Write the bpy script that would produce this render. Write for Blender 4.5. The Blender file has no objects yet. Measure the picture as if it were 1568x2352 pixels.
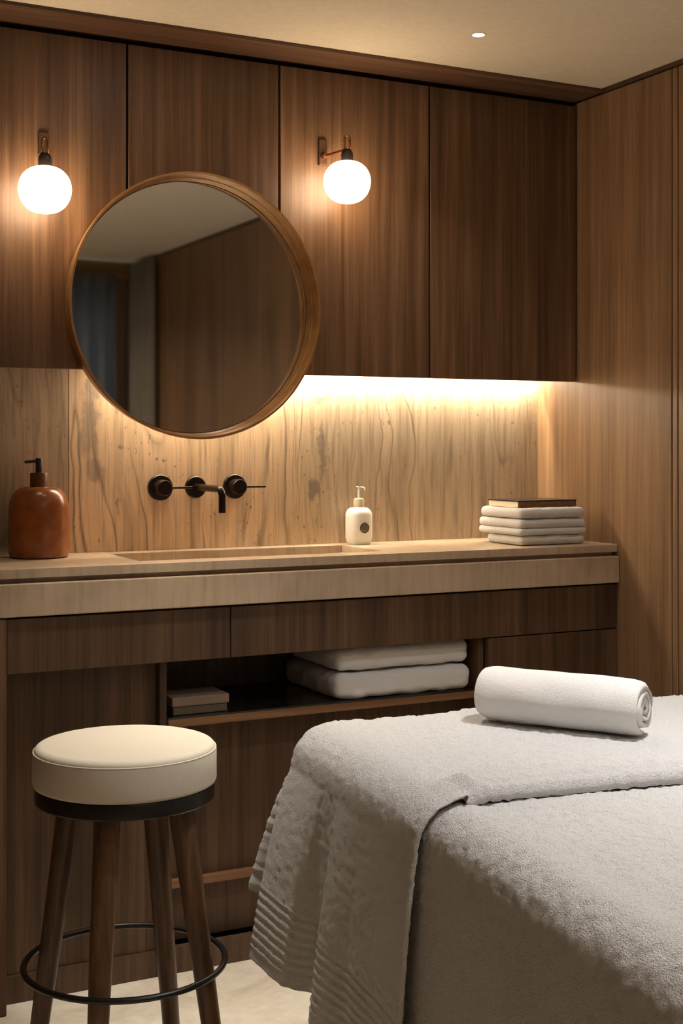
import bpy, bmesh, math, random
from mathutils import Vector, Matrix, noise

random.seed(4)
S = bpy.context.scene
C = S.collection
PI = math.pi

# ------------------------------------------------------------------ camera, world, exposure
EYE = 1.26
F_PX = 3112.0
YAW = math.radians(27.0)
cam_data = bpy.data.cameras.new('camera')
cam = bpy.data.objects.new('camera', cam_data)
C.objects.link(cam)
cam.location = (0, 0, EYE)
cam.rotation_euler = (PI / 2, 0, -YAW)
cam_data.sensor_fit = 'VERTICAL'
cam_data.sensor_height = 36.0
cam_data.lens = 36.0 * F_PX / 2352.0
cam_data.shift_y = -156.0 / 2352.0
cam_data.clip_start = 0.02
S.camera = cam

W = bpy.data.worlds.new('dusk')
S.world = W
W.use_nodes = True
bgn = W.node_tree.nodes['Background']
bgn.inputs['Color'].default_value = (0.40, 0.45, 0.50, 1)
bgn.inputs['Strength'].default_value = 2.2

S.view_settings.view_transform = 'Standard'
S.view_settings.look = 'None'
S.view_settings.gamma = 1.0
S.view_settings.use_curve_mapping = False
S.view_settings.exposure = 0.0

GLOBE = 24.0        # radiance of the sconce globes
LED = 900.0        # radiance of the narrow strip under the cabinets
OPAL = 50.0        # radiance of its opal cover
WARM = (1.0, 0.74, 0.48)
LEDC = (1.0, 0.85, 0.63)
NEUT = (1.0, 0.95, 0.91)
# ceiling downlights: x, y, power, spread; the last is an added, unseen warm fill
SPOTS = [(1.80, 2.796, 1.5, 100), (1.74, 1.68, 8.8, 95), (1.09, 2.63, 2.4, 55), (1.35, 1.00, 5.0, 130), (1.0, -0.40, 13.0, 150)]
SPOTC = [(1.0, 0.88, 0.74), (1.0, 0.98, 0.97), (1.0, 0.92, 0.81), (1.0, 0.95, 0.90), (1.0, 0.80, 0.58)]

# ------------------------------------------------------------------ room numbers
XR = 2.387          # face of the wall panelling beside the vanity
XL = -1.0
YB = 3.40           # wall behind the vanity
YS = 3.38           # face of the stone splashback
YF = -1.02          # wall behind the photographer
ZC = 2.26           # ceiling
ZT = 0.9825         # worktop surface


# ------------------------------------------------------------------ node helpers
def new_mat(name):
    m = bpy.data.materials.new(name)
    m.use_nodes = True
    nt = m.node_tree
    b = nt.nodes['Principled BSDF']
    return m, nt, b


def N(nt, t, **kw):
    n = nt.nodes.new(t)
    for k, v in kw.items():
        if k in n.inputs:
            n.inputs[k].default_value = v
        else:
            setattr(n, k, v)
    return n


def ramp(nt, src, stops):
    r = nt.nodes.new('ShaderNodeValToRGB')
    el = r.color_ramp.elements
    while len(el) < len(stops):
        el.new(0.5)
    for e, (p, c) in zip(el, stops):
        e.position = p
        e.color = (c[0], c[1], c[2], 1) if not isinstance(c, (int, float)) else (c, c, c, 1)
    nt.links.new(src, r.inputs['Fac'])
    return r.outputs['Color']


def mapped(nt, scale, rnd=True, world=False, offs=None):
    if world:
        src = N(nt, 'ShaderNodeNewGeometry').outputs['Position']
    else:
        src = N(nt, 'ShaderNodeTexCoord').outputs['Object']
    if rnd:
        oi = N(nt, 'ShaderNodeObjectInfo')
        mul = N(nt, 'ShaderNodeVectorMath', operation='MULTIPLY_ADD')
        cb = N(nt, 'ShaderNodeCombineXYZ')
        for k in range(3):
            nt.links.new(oi.outputs['Random'], cb.inputs[k])
        nt.links.new(cb.outputs[0], mul.inputs[0])
        mul.inputs[1].default_value = (17.3, 9.1, 5.7)
        nt.links.new(src, mul.inputs[2])
        src = mul.outputs[0]
    mp = N(nt, 'ShaderNodeMapping')
    mp.inputs['Scale'].default_value = scale
    if offs:
        mp.inputs['Location'].default_value = offs
    nt.links.new(src, mp.inputs['Vector'])
    return mp.outputs['Vector']


def mix(nt, fac, a, b, kind='MIX'):
    m = N(nt, 'ShaderNodeMix', data_type='RGBA', blend_type=kind)
    for s, v in ((m.inputs[0], fac), (m.inputs[6], a), (m.inputs[7], b)):
        if hasattr(v, 'is_linked') or hasattr(v, 'links'):
            nt.links.new(v, s)
        elif isinstance(v, (int, float)):
            s.default_value = v if s.type == 'VALUE' else (v, v, v, 1)
        else:
            s.default_value = (v[0], v[1], v[2], 1)
    return m.outputs[2]


def bump(nt, b, h, strength, dist):
    bp = N(nt, 'ShaderNodeBump')
    bp.inputs['Strength'].default_value = strength
    bp.inputs['Distance'].default_value = dist
    nt.links.new(h, bp.inputs['Height'])
    nt.links.new(bp.outputs['Normal'], b.inputs['Normal'])


def wood(name, dark, mid, light, rough=0.42, axis='z', spec=0.4):
    m, nt, b = new_mat(name)

    def sc(across, along):
        return {'z': (across, across, along), 'x': (along, across, across), 'y': (across, along, across)}[axis]
    n0 = N(nt, 'ShaderNodeTexNoise', Scale=1.0, Detail=3.0, Roughness=0.55, Distortion=0.6)
    nt.links.new(mapped(nt, sc(7, 0.55)), n0.inputs['Vector'])
    n1 = N(nt, 'ShaderNodeTexNoise', Scale=1.0, Detail=5.0, Roughness=0.6, Distortion=0.3)
    nt.links.new(mapped(nt, sc(46, 1.1)), n1.inputs['Vector'])
    n2 = N(nt, 'ShaderNodeTexNoise', Scale=1.0, Detail=4.0, Roughness=0.7)
    nt.links.new(mapped(nt, sc(210, 4.5)), n2.inputs['Vector'])
    base = ramp(nt, n1.outputs['Fac'], [(0.30, dark), (0.50, mid), (0.70, light)])
    tint = ramp(nt, n0.outputs['Fac'], [(0.33, 0.76), (0.5, 1.0), (0.66, 1.2)])
    c = mix(nt, 1.0, base, tint, 'MULTIPLY')
    fine = ramp(nt, n2.outputs['Fac'], [(0.36, 0.74), (0.55, 1.06)])
    c = mix(nt, 0.75, c, fine, 'MULTIPLY')
    nt.links.new(c, b.inputs['Base Color'])
    b.inputs['Roughness'].default_value = rough
    b.inputs['Specular IOR Level'].default_value = spec
    bump(nt, b, n2.outputs['Fac'], 0.25, 0.0006)
    return m


def plain(name, col, rough=0.5, metal=0.0, spec=0.5, nz=0.0, nscale=80.0, bm_s=0.0):
    m, nt, b = new_mat(name)
    b.inputs['Roughness'].default_value = rough
    b.inputs['Metallic'].default_value = metal
    b.inputs['Specular IOR Level'].default_value = spec
    n = N(nt, 'ShaderNodeTexNoise', Scale=nscale, Detail=3.0)
    nt.links.new(N(nt, 'ShaderNodeTexCoord').outputs['Object'], n.inputs['Vector'])
    lo = tuple(c * (1 - nz) for c in col)
    hi = tuple(c * (1 + nz) for c in col)
    nt.links.new(ramp(nt, n.outputs['Fac'], [(0.35, lo), (0.65, hi)]), b.inputs['Base Color'])
    if bm_s:
        bump(nt, b, n.outputs['Fac'], bm_s, 0.001)
    return m


def glow(name, col, strength):
    m = bpy.data.materials.new(name)
    m.use_nodes = True
    nt = m.node_tree
    nt.nodes.clear()
    e = N(nt, 'ShaderNodeEmission')
    e.inputs['Color'].default_value = (*col, 1)
    e.inputs['Strength'].default_value = strength
    o = N(nt, 'ShaderNodeOutputMaterial')
    nt.links.new(e.outputs[0], o.inputs['Surface'])
    return m


def terry(name, col=(0.87, 0.86, 0.83), scale=260.0, strength=0.9, dist=0.004):
    m, nt, b = new_mat(name)
    b.inputs['Roughness'].default_value = 0.95
    b.inputs['Specular IOR Level'].default_value = 0.12
    b.inputs['Sheen Weight'].default_value = 0.25
    b.inputs['Sheen Roughness'].default_value = 0.5
    tc = N(nt, 'ShaderNodeTexCoord').outputs['Object']
    n1 = N(nt, 'ShaderNodeTexNoise', Scale=scale * 2.2, Detail=2.0, Roughness=0.7)
    n2 = N(nt, 'ShaderNodeTexNoise', Scale=scale * 0.7, Detail=3.0, Roughness=0.7, Distortion=0.8)
    nt.links.new(tc, n1.inputs['Vector'])
    nt.links.new(tc, n2.inputs['Vector'])
    ad = N(nt, 'ShaderNodeMath', operation='ADD')
    nt.links.new(n1.outputs['Fac'], ad.inputs[0])
    nt.links.new(n2.outputs['Fac'], ad.inputs[1])
    lo = tuple(c * 0.90 for c in col)
    nt.links.new(ramp(nt, n1.outputs['Fac'], [(0.3, lo), (0.6, col)]), b.inputs['Base Color'])
    bump(nt, b, ad.outputs[0], strength, dist)
    return m


# ------------------------------------------------------------------ stone
def stone_wall():
    """honed limestone: upright veins, pits, a few slate-grey stains"""
    m, nt, b = new_mat('stone_splash')
    pos = N(nt, 'ShaderNodeNewGeometry').outputs['Position']
    warp = N(nt, 'ShaderNodeTexNoise', Scale=3.2, Detail=2.0, Roughness=0.5)
    nt.links.new(pos, warp.inputs['Vector'])
    sub = N(nt, 'ShaderNodeVectorMath', operation='MULTIPLY_ADD')
    nt.links.new(warp.outputs['Color'], sub.inputs[0])
    sub.inputs[1].default_value = (0.10, 0.0, 0.05)
    nt.links.new(pos, sub.inputs[2])
    wp = sub.outputs[0]

    def nz(scale, detail=4.0, rough=0.6, vec=wp, dist=0.0, loc=(0, 0, 0)):
        mp = N(nt, 'ShaderNodeMapping')
        mp.inputs['Scale'].default_value = scale
        mp.inputs['Location'].default_value = loc
        nt.links.new(vec, mp.inputs['Vector'])
        t = N(nt, 'ShaderNodeTexNoise', Scale=1.0, Detail=detail, Roughness=rough, Distortion=dist)
        nt.links.new(mp.outputs['Vector'], t.inputs['Vector'])
        return t.outputs['Fac']
    bands = nz((16, 16, 0.8), 5)
    c = ramp(nt, bands, [(0.30, (0.34, 0.245, 0.155)), (0.47, (0.48, 0.355, 0.235)), (0.58, (0.54, 0.40, 0.27)),
                         (0.72, (0.31, 0.235, 0.165))])
    # tone by position along the slabs: warm and pale in the middle, greyer towards the corner, a darker slab at the end
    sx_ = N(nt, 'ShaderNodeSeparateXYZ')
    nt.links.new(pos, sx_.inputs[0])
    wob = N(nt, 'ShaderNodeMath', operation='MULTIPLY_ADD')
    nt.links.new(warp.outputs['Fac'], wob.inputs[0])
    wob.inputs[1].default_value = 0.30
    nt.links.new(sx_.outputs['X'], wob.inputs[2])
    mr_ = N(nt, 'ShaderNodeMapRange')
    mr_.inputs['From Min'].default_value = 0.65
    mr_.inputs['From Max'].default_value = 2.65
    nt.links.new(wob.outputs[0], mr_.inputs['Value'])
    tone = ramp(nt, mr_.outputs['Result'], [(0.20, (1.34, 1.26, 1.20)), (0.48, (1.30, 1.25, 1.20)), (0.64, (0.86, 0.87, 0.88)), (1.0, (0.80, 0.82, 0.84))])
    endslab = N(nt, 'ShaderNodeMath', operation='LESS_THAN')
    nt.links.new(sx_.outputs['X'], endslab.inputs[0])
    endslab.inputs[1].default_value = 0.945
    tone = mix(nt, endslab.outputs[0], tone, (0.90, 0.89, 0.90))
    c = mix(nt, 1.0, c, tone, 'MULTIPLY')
    # thin dark veins following the bands: iso-lines of the warped field
    v = nz((5, 5, 0.55), 2, 0.4, loc=(3.1, 0, 0.4))
    fr = N(nt, 'ShaderNodeMath', operation='MULTIPLY')
    nt.links.new(v, fr.inputs[0]); fr.inputs[1].default_value = 13.0
    pf = N(nt, 'ShaderNodeMath', operation='FRACT')
    nt.links.new(fr.outputs[0], pf.inputs[0])
    line = ramp(nt, pf.outputs[0], [(0.0, 1.0), (0.085, 0.0), (0.90, 0.0), (1.0, 0.7)])
    msk = ramp(nt, nz((4, 4, 1.6), 3, loc=(7.7, 0, 2.0)), [(0.43, 0.0), (0.58, 1.0)])
    lm = N(nt, 'ShaderNodeMath', operation='MULTIPLY')
    nt.links.new(line, lm.inputs[0]); nt.links.new(msk, lm.inputs[1])
    lm2 = N(nt, 'ShaderNodeMath', operation='MULTIPLY')
    nt.links.new(lm.outputs[0], lm2.inputs[0]); lm2.inputs[1].default_value = 0.95
    c = mix(nt, lm2.outputs[0], c, (0.17, 0.12, 0.085))
    # short upright grain
    g = nz((95, 95, 5), 3, 0.6, vec=pos)
    gm = ramp(nt, g, [(0.30, 0.60), (0.52, 1.06)])
    c = mix(nt, 0.8, c, gm, 'MULTIPLY')
    # pits
    p = nz((105, 105, 48), 2, 0.5, vec=pos, loc=(1.7, 0, 5.0))
    pm = ramp(nt, p, [(0.655, 0.0), (0.69, 1.0)])
    pa = ramp(nt, nz((5, 5, 4), 2, loc=(2.2, 0, 9.0)), [(0.42, 0.0), (0.56, 0.75)])
    pp = N(nt, 'ShaderNodeMath', operation='MULTIPLY')
    nt.links.new(pm, pp.inputs[0]); nt.links.new(pa, pp.inputs[1])
    c = mix(nt, pp.outputs[0], c, (0.16, 0.12, 0.10))
    # slate stains: x, z, radius x, radius z, strength
    jit = N(nt, 'ShaderNodeTexNoise', Scale=16.0, Detail=4.0, Roughness=0.65)
    nt.links.new(pos, jit.inputs['Vector'])
    jv = N(nt, 'ShaderNodeVectorMath', operation='MULTIPLY_ADD')
    nt.links.new(jit.outputs['Color'], jv.inputs[0])
    jv.inputs[1].default_value = (0.07, 0, 0.09)
    nt.links.new(pos, jv.inputs[2])
    for (x, z, rx, rz, k) in ((1.02, 1.405, .036, .045, .62), (0.995, 1.30, .030, .10, .48), (1.015, 1.19, .035, .04, .5),
                              (1.083, 1.255, .012, .012, .7), (1.078, 1.10, .009, .028, .55),
                              (1.635, 1.135, .020, .040, .8), (1.663, 1.235, .013, .10, .6), (1.655, 1.39, .03, .012, .6)):
        s1 = N(nt, 'ShaderNodeVectorMath', operation='SUBTRACT')
        nt.links.new(jv.outputs[0], s1.inputs[0])
        s1.inputs[1].default_value = (x + 0.035, YS, z + 0.045)
        s2 = N(nt, 'ShaderNodeVectorMath', operation='MULTIPLY')
        nt.links.new(s1.outputs[0], s2.inputs[0])
        s2.inputs[1].default_value = (1 / rx, 0, 1 / rz)
        ln = N(nt, 'ShaderNodeVectorMath', operation='LENGTH')
        nt.links.new(s2.outputs[0], ln.inputs[0])
        f = ramp(nt, ln.outputs['Value'], [(0.62, k), (1.0, 0.0)])
        c = mix(nt, f, c, (0.17, 0.135, 0.12))
    nt.links.new(c, b.inputs['Base Color'])
    b.inputs['Roughness'].default_value = 0.5
    bump(nt, b, g, 0.15, 0.001)
    return m


def stone_top():
    m, nt, b = new_mat('stone_top')
    pos = N(nt, 'ShaderNodeNewGeometry').outputs['Position']
    rot = N(nt, 'ShaderNodeMapping')
    rot.inputs['Rotation'].default_value = (0, math.radians(-30), 0)
    rot.inputs['Scale'].default_value = (60, 20, 7)
    nt.links.new(pos, rot.inputs['Vector'])
    n = N(nt, 'ShaderNodeTexNoise', Scale=1.0, Detail=4.0, Roughness=0.6)
    nt.links.new(rot.outputs['Vector'], n.inputs['Vector'])
    big = N(nt, 'ShaderNodeTexNoise', Scale=5.0, Detail=3.0)
    nt.links.new(pos, big.inputs['Vector'])
    c = ramp(nt, n.outputs['Fac'], [(0.25, (0.38, 0.285, 0.185)), (0.42, (0.48, 0.365, 0.25)), (0.65, (0.54, 0.42, 0.295))])
    c = mix(nt, 0.7, c, ramp(nt, big.outputs['Fac'], [(0.35, 0.78), (0.62, 1.1)]), 'MULTIPLY')
    nt.links.new(c, b.inputs['Base Color'])
    b.inputs['Roughness'].default_value = 0.28
    return m


def stone_floor():
    m, nt, b = new_mat('floor_stone')
    pos = N(nt, 'ShaderNodeNewGeometry').outputs['Position']
    n = N(nt, 'ShaderNodeTexNoise', Scale=4.0, Detail=6.0, Roughness=0.65, Distortion=1.2)
    nt.links.new(pos, n.inputs['Vector'])
    v = N(nt, 'ShaderNodeTexNoise', Scale=26.0, Detail=4.0, Roughness=0.7)
    nt.links.new(pos, v.inputs['Vector'])
    c = ramp(nt, n.outputs['Fac'], [(0.32, (0.70, 0.59, 0.44)), (0.5, (0.83, 0.73, 0.58)), (0.68, (0.88, 0.80, 0.66))])
    c = mix(nt, 0.5, c, ramp(nt, v.outputs['Fac'], [(0.35, 0.82), (0.6, 1.06)]), 'MULTIPLY')
    nt.links.new(c, b.inputs['Base Color'])
    b.inputs['Roughness'].default_value = 0.35
    return m


# ------------------------------------------------------------------ mesh helpers
def obj(name, bm, mat, parent=None, smooth=False, shift=True):
    me = bpy.data.meshes.new(name)
    if parent is not None and shift:
        bmesh.ops.translate(bm, verts=bm.verts, vec=-Vector(parent.location))
    bmesh.ops.recalc_face_normals(bm, faces=bm.faces)
    bm.to_mesh(me)
    bm.free()
    if smooth:
        for p in me.polygons:
            p.use_smooth = True
        if smooth != 'all':
            me.set_sharp_from_angle(angle=math.radians(42))
    me.materials.append(mat)
    o = bpy.data.objects.new(name, me)
    C.objects.link(o)
    if parent is not None:
        o.parent = parent
    return o


def sub(name, bm, mat, part, root, smooth=False):
    """a sub-part: world coordinates brought into the part's frame (parts sit at the root's origin)"""
    bmesh.ops.translate(bm, verts=bm.verts, vec=-Vector(root.location))
    o = obj(name, bm, mat, None, smooth)
    o.parent = part
    return o


def thing(name, label, cat, loc=(0, 0, 0), group=None):
    o = bpy.data.objects.new(name, None)
    o.empty_display_size = 0.1
    C.objects.link(o)
    o.location = loc
    tag(o, label, cat, group)
    return o


def tag(o, label, cat, group=None):
    o['label'] = label
    o['category'] = cat
    if group:
        o['group'] = group
    return o


def struct(o, label=None):
    o['kind'] = 'structure'
    if label:
        o['label'] = label
    return o


def bx(x0, x1, y0, y1, z0, z1, bev=0.0, seg=2, bm=None):
    own = bmesh.new()
    bmesh.ops.create_cube(own, size=1.0)
    bmesh.ops.scale(own, verts=own.verts, vec=(x1 - x0, y1 - y0, z1 - z0))
    bmesh.ops.translate(own, verts=own.verts, vec=((x0 + x1) / 2, (y0 + y1) / 2, (z0 + z1) / 2))
    if bev:
        bmesh.ops.bevel(own, geom=own.edges[:], offset=bev, segments=seg, profile=0.5, affect='EDGES')
    if bm is None:
        return own
    join(bm, own)
    return bm


def join(dst, src):
    me = bpy.data.meshes.new('tmp')
    src.to_mesh(me)
    src.free()
    dst.from_mesh(me)
    bpy.data.meshes.remove(me)
    return dst


def lathe(prof, centre=(0, 0, 0), n=48, axis='z'):
    """revolve [(r, h)...]; r = 0 closes an end"""
    bm = bmesh.new()
    rings = []
    for r, h in prof:
        if r < 1e-6:
            rings.append([bm.verts.new((0, 0, h))])
        else:
            rings.append([bm.verts.new((r * math.cos(2 * PI * k / n), r * math.sin(2 * PI * k / n), h)) for k in range(n)])
    for a, b2 in zip(rings, rings[1:]):
        for k in range(n):
            k2 = (k + 1) % n
            if len(a) == 1 and len(b2) == 1:
                continue
            if len(a) == 1:
                bm.faces.new((a[0], b2[k], b2[k2]))
            elif len(b2) == 1:
                bm.faces.new((a[k], a[k2], b2[0]))
            else:
                bm.faces.new((a[k], a[k2], b2[k2], b2[k]))
    if axis == 'y':     # +h points towards -Y (out of the back wall)
        bmesh.ops.rotate(bm, verts=bm.verts, cent=(0, 0, 0), matrix=Matrix.Rotation(PI / 2, 3, 'X'))
    elif axis == 'x':
        bmesh.ops.rotate(bm, verts=bm.verts, cent=(0, 0, 0), matrix=Matrix.Rotation(PI / 2, 3, 'Y'))
    bmesh.ops.translate(bm, verts=bm.verts, vec=centre)
    return bm


def rod(p, q, r0, r1=None, n=16, round_=0.0, bm=None):
    r1 = r0 if r1 is None else r1
    p, q = Vector(p), Vector(q)
    L = (q - p).length
    c = round_
    prof = [(0, 0), (r0 - c, 0), (r0, c), (r1, L - c), (r1 - c, L), (0, L)] if c else [(0, 0), (r0, 0), (r1, L), (0, L)]
    b2 = lathe(prof, n=n)
    rot = Vector((0, 0, 1)).rotation_difference((q - p).normalized()).to_matrix()
    bmesh.ops.rotate(b2, verts=b2.verts, cent=(0, 0, 0), matrix=rot)
    bmesh.ops.translate(b2, verts=b2.verts, vec=p)
    return b2 if bm is None else join(bm, b2)


def tube(pts, r, n=10, closed=False, flat=1.0):
    bm = bmesh.new()
    pts = [Vector(p) for p in pts]
    m = len(pts)
    rings = []
    up = Vector((0.013, 0.021, 1)).normalized()
    for i, p in enumerate(pts):
        a = pts[(i - 1) % m] if (closed or i > 0) else p
        b2 = pts[(i + 1) % m] if (closed or i < m - 1) else p
        t = (b2 - a).normalized()
        u = up if abs(t.dot(up)) < 0.95 else Vector((1, 0.02, 0))
        s = t.cross(u).normalized()
        v = s.cross(t).normalized()
        rings.append([bm.verts.new(p + s * (r * math.cos(2 * PI * k / n)) + v * (r * flat * math.sin(2 * PI * k / n)))
                      for k in range(n)])
    for i in range(m if closed else m - 1):
        a, b2 = rings[i], rings[(i + 1) % m]
        for k in range(n):
            bm.faces.new((a[k], a[(k + 1) % n], b2[(k + 1) % n], b2[k]))
    if not closed:
        bm.faces.new(rings[0][::-1])
        bm.faces.new(rings[-1])
    return bm


def soft_slab(x0, x1, y0, y1, z0, z1, r, step=0.008, amp=0.003, fr=22.0, seed=0.0, sag=0.0):
    """a padded slab: rounded box with a lumpy hand-folded surface"""
    bm = bmesh.new()
    c = Vector(((x0 + x1) / 2, (y0 + y1) / 2, (z0 + z1) / 2))
    h = Vector(((x1 - x0) / 2, (y1 - y0) / 2, (z1 - z0) / 2))
    nn = [max(4, int(2 * h[k] / step)) for k in range(3)]
    cache = {}

    def vert(p):
        key = tuple(round(t, 5) for t in p)
        if key in cache:
            return cache[key]
        q = Vector(p)
        inner = Vector([max(-(h[k] - r), min(h[k] - r, q[k])) for k in range(3)])
        d = q - inner
        if d.length > 1e-9:
            q = inner + d.normalized() * r
        w = c + q
        nrm = (d.normalized() if d.length > 1e-9 else Vector((0, 0, 1)))
        k = noise.noise(Vector((w.x * fr + seed, w.y * fr, w.z * fr * 1.6)))
        w = w + nrm * (k * amp)
        if w.z < z0:
            w.z = z0
        if sag:
            w.z -= sag * (abs(q.x / h.x) ** 3) * max(0.0, (w.z - z0) / (z1 - z0))
        v = bm.verts.new(w)
        cache[key] = v
        return v
    for ax in range(3):
        a, b2 = (ax + 1) % 3, (ax + 2) % 3
        for sgn in (-1, 1):
            for i in range(nn[a]):
                for j in range(nn[b2]):
                    quad = []
                    for di, dj in ((0, 0), (1, 0), (1, 1), (0, 1)):
                        p = [0, 0, 0]
                        p[ax] = sgn * h[ax]
                        p[a] = -h[a] + 2 * h[a] * (i + di) / nn[a]
                        p[b2] = -h[b2] + 2 * h[b2] * (j + dj) / nn[b2]
                        quad.append(vert(p))
                    if len(set(quad)) == 4:
                        try:
                            bm.faces.new(quad)
                        except ValueError:
                            pass
    return bm


# ------------------------------------------------------------------ materials
M = {}
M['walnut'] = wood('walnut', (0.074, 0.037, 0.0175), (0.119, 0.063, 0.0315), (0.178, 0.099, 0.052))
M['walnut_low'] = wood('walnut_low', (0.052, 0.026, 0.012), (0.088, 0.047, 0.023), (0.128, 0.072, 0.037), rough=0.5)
M['walnut_edge'] = wood('walnut_edge', (0.12, 0.055, 0.022), (0.19, 0.09, 0.038), (0.25, 0.13, 0.06), axis='x')
M['walnut_soffit'] = wood('walnut_soffit', (0.085, 0.042, 0.022), (0.13, 0.066, 0.036), (0.18, 0.095, 0.054), axis='x', rough=0.5)
M['panel'] = wood('panel', (0.190, 0.108, 0.055), (0.240, 0.140, 0.073), (0.29, 0.176, 0.096), rough=0.48)
M['leg'] = wood('leg', (0.055, 0.027, 0.012), (0.105, 0.052, 0.023), (0.16, 0.085, 0.04), rough=0.35)
M['frame'] = wood('frame', (0.20, 0.10, 0.038), (0.30, 0.16, 0.065), (0.40, 0.23, 0.10), rough=0.28, axis='x')
M['gap'] = plain('gap', (0.012, 0.008, 0.006), 0.8)
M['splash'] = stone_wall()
M['top'] = stone_top()
M['floor'] = stone_floor()
M['ceiling'] = plain('ceiling_paint', (0.80, 0.72, 0.57), 0.9, spec=0.2, nz=0.03, nscale=60)
M['plaster'] = plain('plaster', (0.40, 0.31, 0.22), 0.9, spec=0.2, nz=0.04, nscale=30)
M['black'] = plain('black_metal', (0.012, 0.010, 0.009), 0.35, spec=0.4, nz=0.1)
M['bronze'] = plain('bronze', (0.30, 0.14, 0.065), 0.28, metal=0.9, nz=0.2, nscale=40)
M['bronze_plate'] = plain('bronze_plate', (0.10, 0.05, 0.03), 0.45, metal=0.6, nz=0.15, nscale=40)
M['dark_tap'] = plain('dark_tap', (0.020, 0.011, 0.008), 0.30, metal=0.55, nz=0.2, nscale=50)
M['terry'] = terry('terry')
M['terry_bed'] = terry('terry_bed', (0.79, 0.78, 0.765), scale=230, strength=1.0, dist=0.005)
M['terry_fine'] = terry('terry_fine', (0.80, 0.78, 0.75), scale=320, strength=0.6, dist=0.002)
M['leather'] = plain('seat_leather', (0.60, 0.55, 0.455), 0.75, spec=0.25, nz=0.03, nscale=300, bm_s=0.08)
M['amber'] = plain('amber_glaze', (0.25, 0.075, 0.018), 0.25, nz=0.18, nscale=26)
M['amber_dark'] = plain('amber_dark', (0.14, 0.045, 0.012), 0.4, nz=0.2, nscale=40)
M['pump_dark'] = plain('pump_dark', (0.035, 0.016, 0.009), 0.35, nz=0.2)
M['white_plastic'] = plain('white_plastic', (0.82, 0.80, 0.74), 0.35, nz=0.02)
M['clear_cap'] = plain('frosted_cap', (0.55, 0.45, 0.32), 0.3, nz=0.05)
M['pump_white'] = plain('pump_white', (0.75, 0.74, 0.72), 0.25, nz=0.02)
M['emblem'] = plain('emblem', (0.20, 0.16, 0.12), 0.5, nz=0.15, nscale=200)
M['emblem_dark'] = plain('emblem_dark', (0.05, 0.04, 0.035), 0.5, nz=0.2, nscale=200)
M['cream'] = plain('cream_paper', (0.84, 0.75, 0.58), 0.8, nz=0.06, nscale=150)
M['cover'] = plain('black_cover', (0.014, 0.012, 0.012), 0.3, nz=0.1)
M['rib_brown'] = plain('rib_brown', (0.20, 0.085, 0.035), 0.6, nz=0.2, nscale=120)
M['box'] = plain('box_card', (0.30, 0.22, 0.17), 0.8, nz=0.06)
M['box_dark'] = plain('box_card_dark', (0.16, 0.12, 0.085), 0.8, nz=0.06)
M['vinyl'] = plain('bench_vinyl', (0.55, 0.50, 0.43), 0.5, nz=0.03)
M['curtain'] = plain('curtain_blue', (0.26, 0.28, 0.30), 0.9, spec=0.1, nz=0.06, nscale=20)
M['sheer'] = plain('curtain_sheer', (0.42, 0.40, 0.36), 0.9, spec=0.1, nz=0.05, nscale=20)
M['globe'] = glow('globe_glow', WARM, GLOBE)
M['led'] = glow('led_glow', LEDC, LED)
M['opal'] = glow('opal_glow', LEDC, OPAL)
M['lens'] = glow('downlight_lens', NEUT, 14.0)
for k_, c_ in (('curtain', (0.36, 0.38, 0.40)), ('sheer', (0.60, 0.56, 0.48))):
    nt_ = M[k_].node_tree
    tr_ = N(nt_, 'ShaderNodeBsdfTranslucent')
    tr_.inputs['Color'].default_value = (*c_, 1)
    mx_ = N(nt_, 'ShaderNodeMixShader')
    mx_.inputs[0].default_value = 0.45
    out_ = [q for q in nt_.nodes if q.type == 'OUTPUT_MATERIAL'][0]
    nt_.links.new(nt_.nodes['Principled BSDF'].outputs[0], mx_.inputs[1])
    nt_.links.new(tr_.outputs[0], mx_.inputs[2])
    nt_.links.new(mx_.outputs[0], out_.inputs['Surface'])
m_, nt_, b_ = new_mat('mirror_silver')
b_.inputs['Base Color'].default_value = (0.92, 0.91, 0.86, 1)
b_.inputs['Metallic'].default_value = 1.0
b_.inputs['Roughness'].default_value = 0.03
M['mirror'] = m_
m_, nt_, b_ = new_mat('shelf_glass')
b_.inputs['Base Color'].default_value = (0.015, 0.012, 0.008, 1)
b_.inputs['Roughness'].default_value = 0.08
b_.inputs['Specular IOR Level'].default_value = 0.8
M['shelf_glass'] = m_
m_, nt_, b_ = new_mat('window_glass')
b_.inputs['Base Color'].default_value = (0.9, 0.95, 1, 1)
b_.inputs['Roughness'].default_value = 0.02
b_.inputs['Transmission Weight'].default_value = 1.0
b_.inputs['IOR'].default_value = 1.02
M['glass'] = m_

# ------------------------------------------------------------------ room shell
struct(obj('floor', bx(XL - .1, XR + .12, YF - .1, YB + .1, -.08, 0), M['floor']))
struct(obj('ceiling', bx(XL - .1, XR + .12, YF - .1, YB + .1, ZC, ZC + .08), M['ceiling']))
struct(obj('wall_back', bx(XL - .1, XR + .12, YB, YB + .1, 0, ZC), M['plaster']))
struct(obj('wall_left', bx(XL - .1, XL, YF - .1, YB, 0, ZC), M['panel']))
wr = struct(obj('wall_right', bx(XR + .013, XR + .12, YF - .1, YB, 0, ZC), M['gap']))
ys = [YB, 2.7755, 2.7525, 1.60, 0.40, -0.35, YF]
for a, b2 in zip(ys, ys[1:]):
    obj('wall_panel', bx(XR, XR + .013, b2 + .002, a - .002, 0, 2.246, .0015, 1), M['panel'], wr)
wf = bmesh.new()
bx(XL, 1.25, YF - .1, YF, 0, ZC, bm=wf)
bx(1.25, 2.32, YF - .1, YF, 2.12, ZC, bm=wf)
bx(2.32, XR + .12, YF - .1, YF, 0, ZC, bm=wf)
bx(1.25, 2.32, YF - .1, YF, 0, .35, bm=wf)
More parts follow.
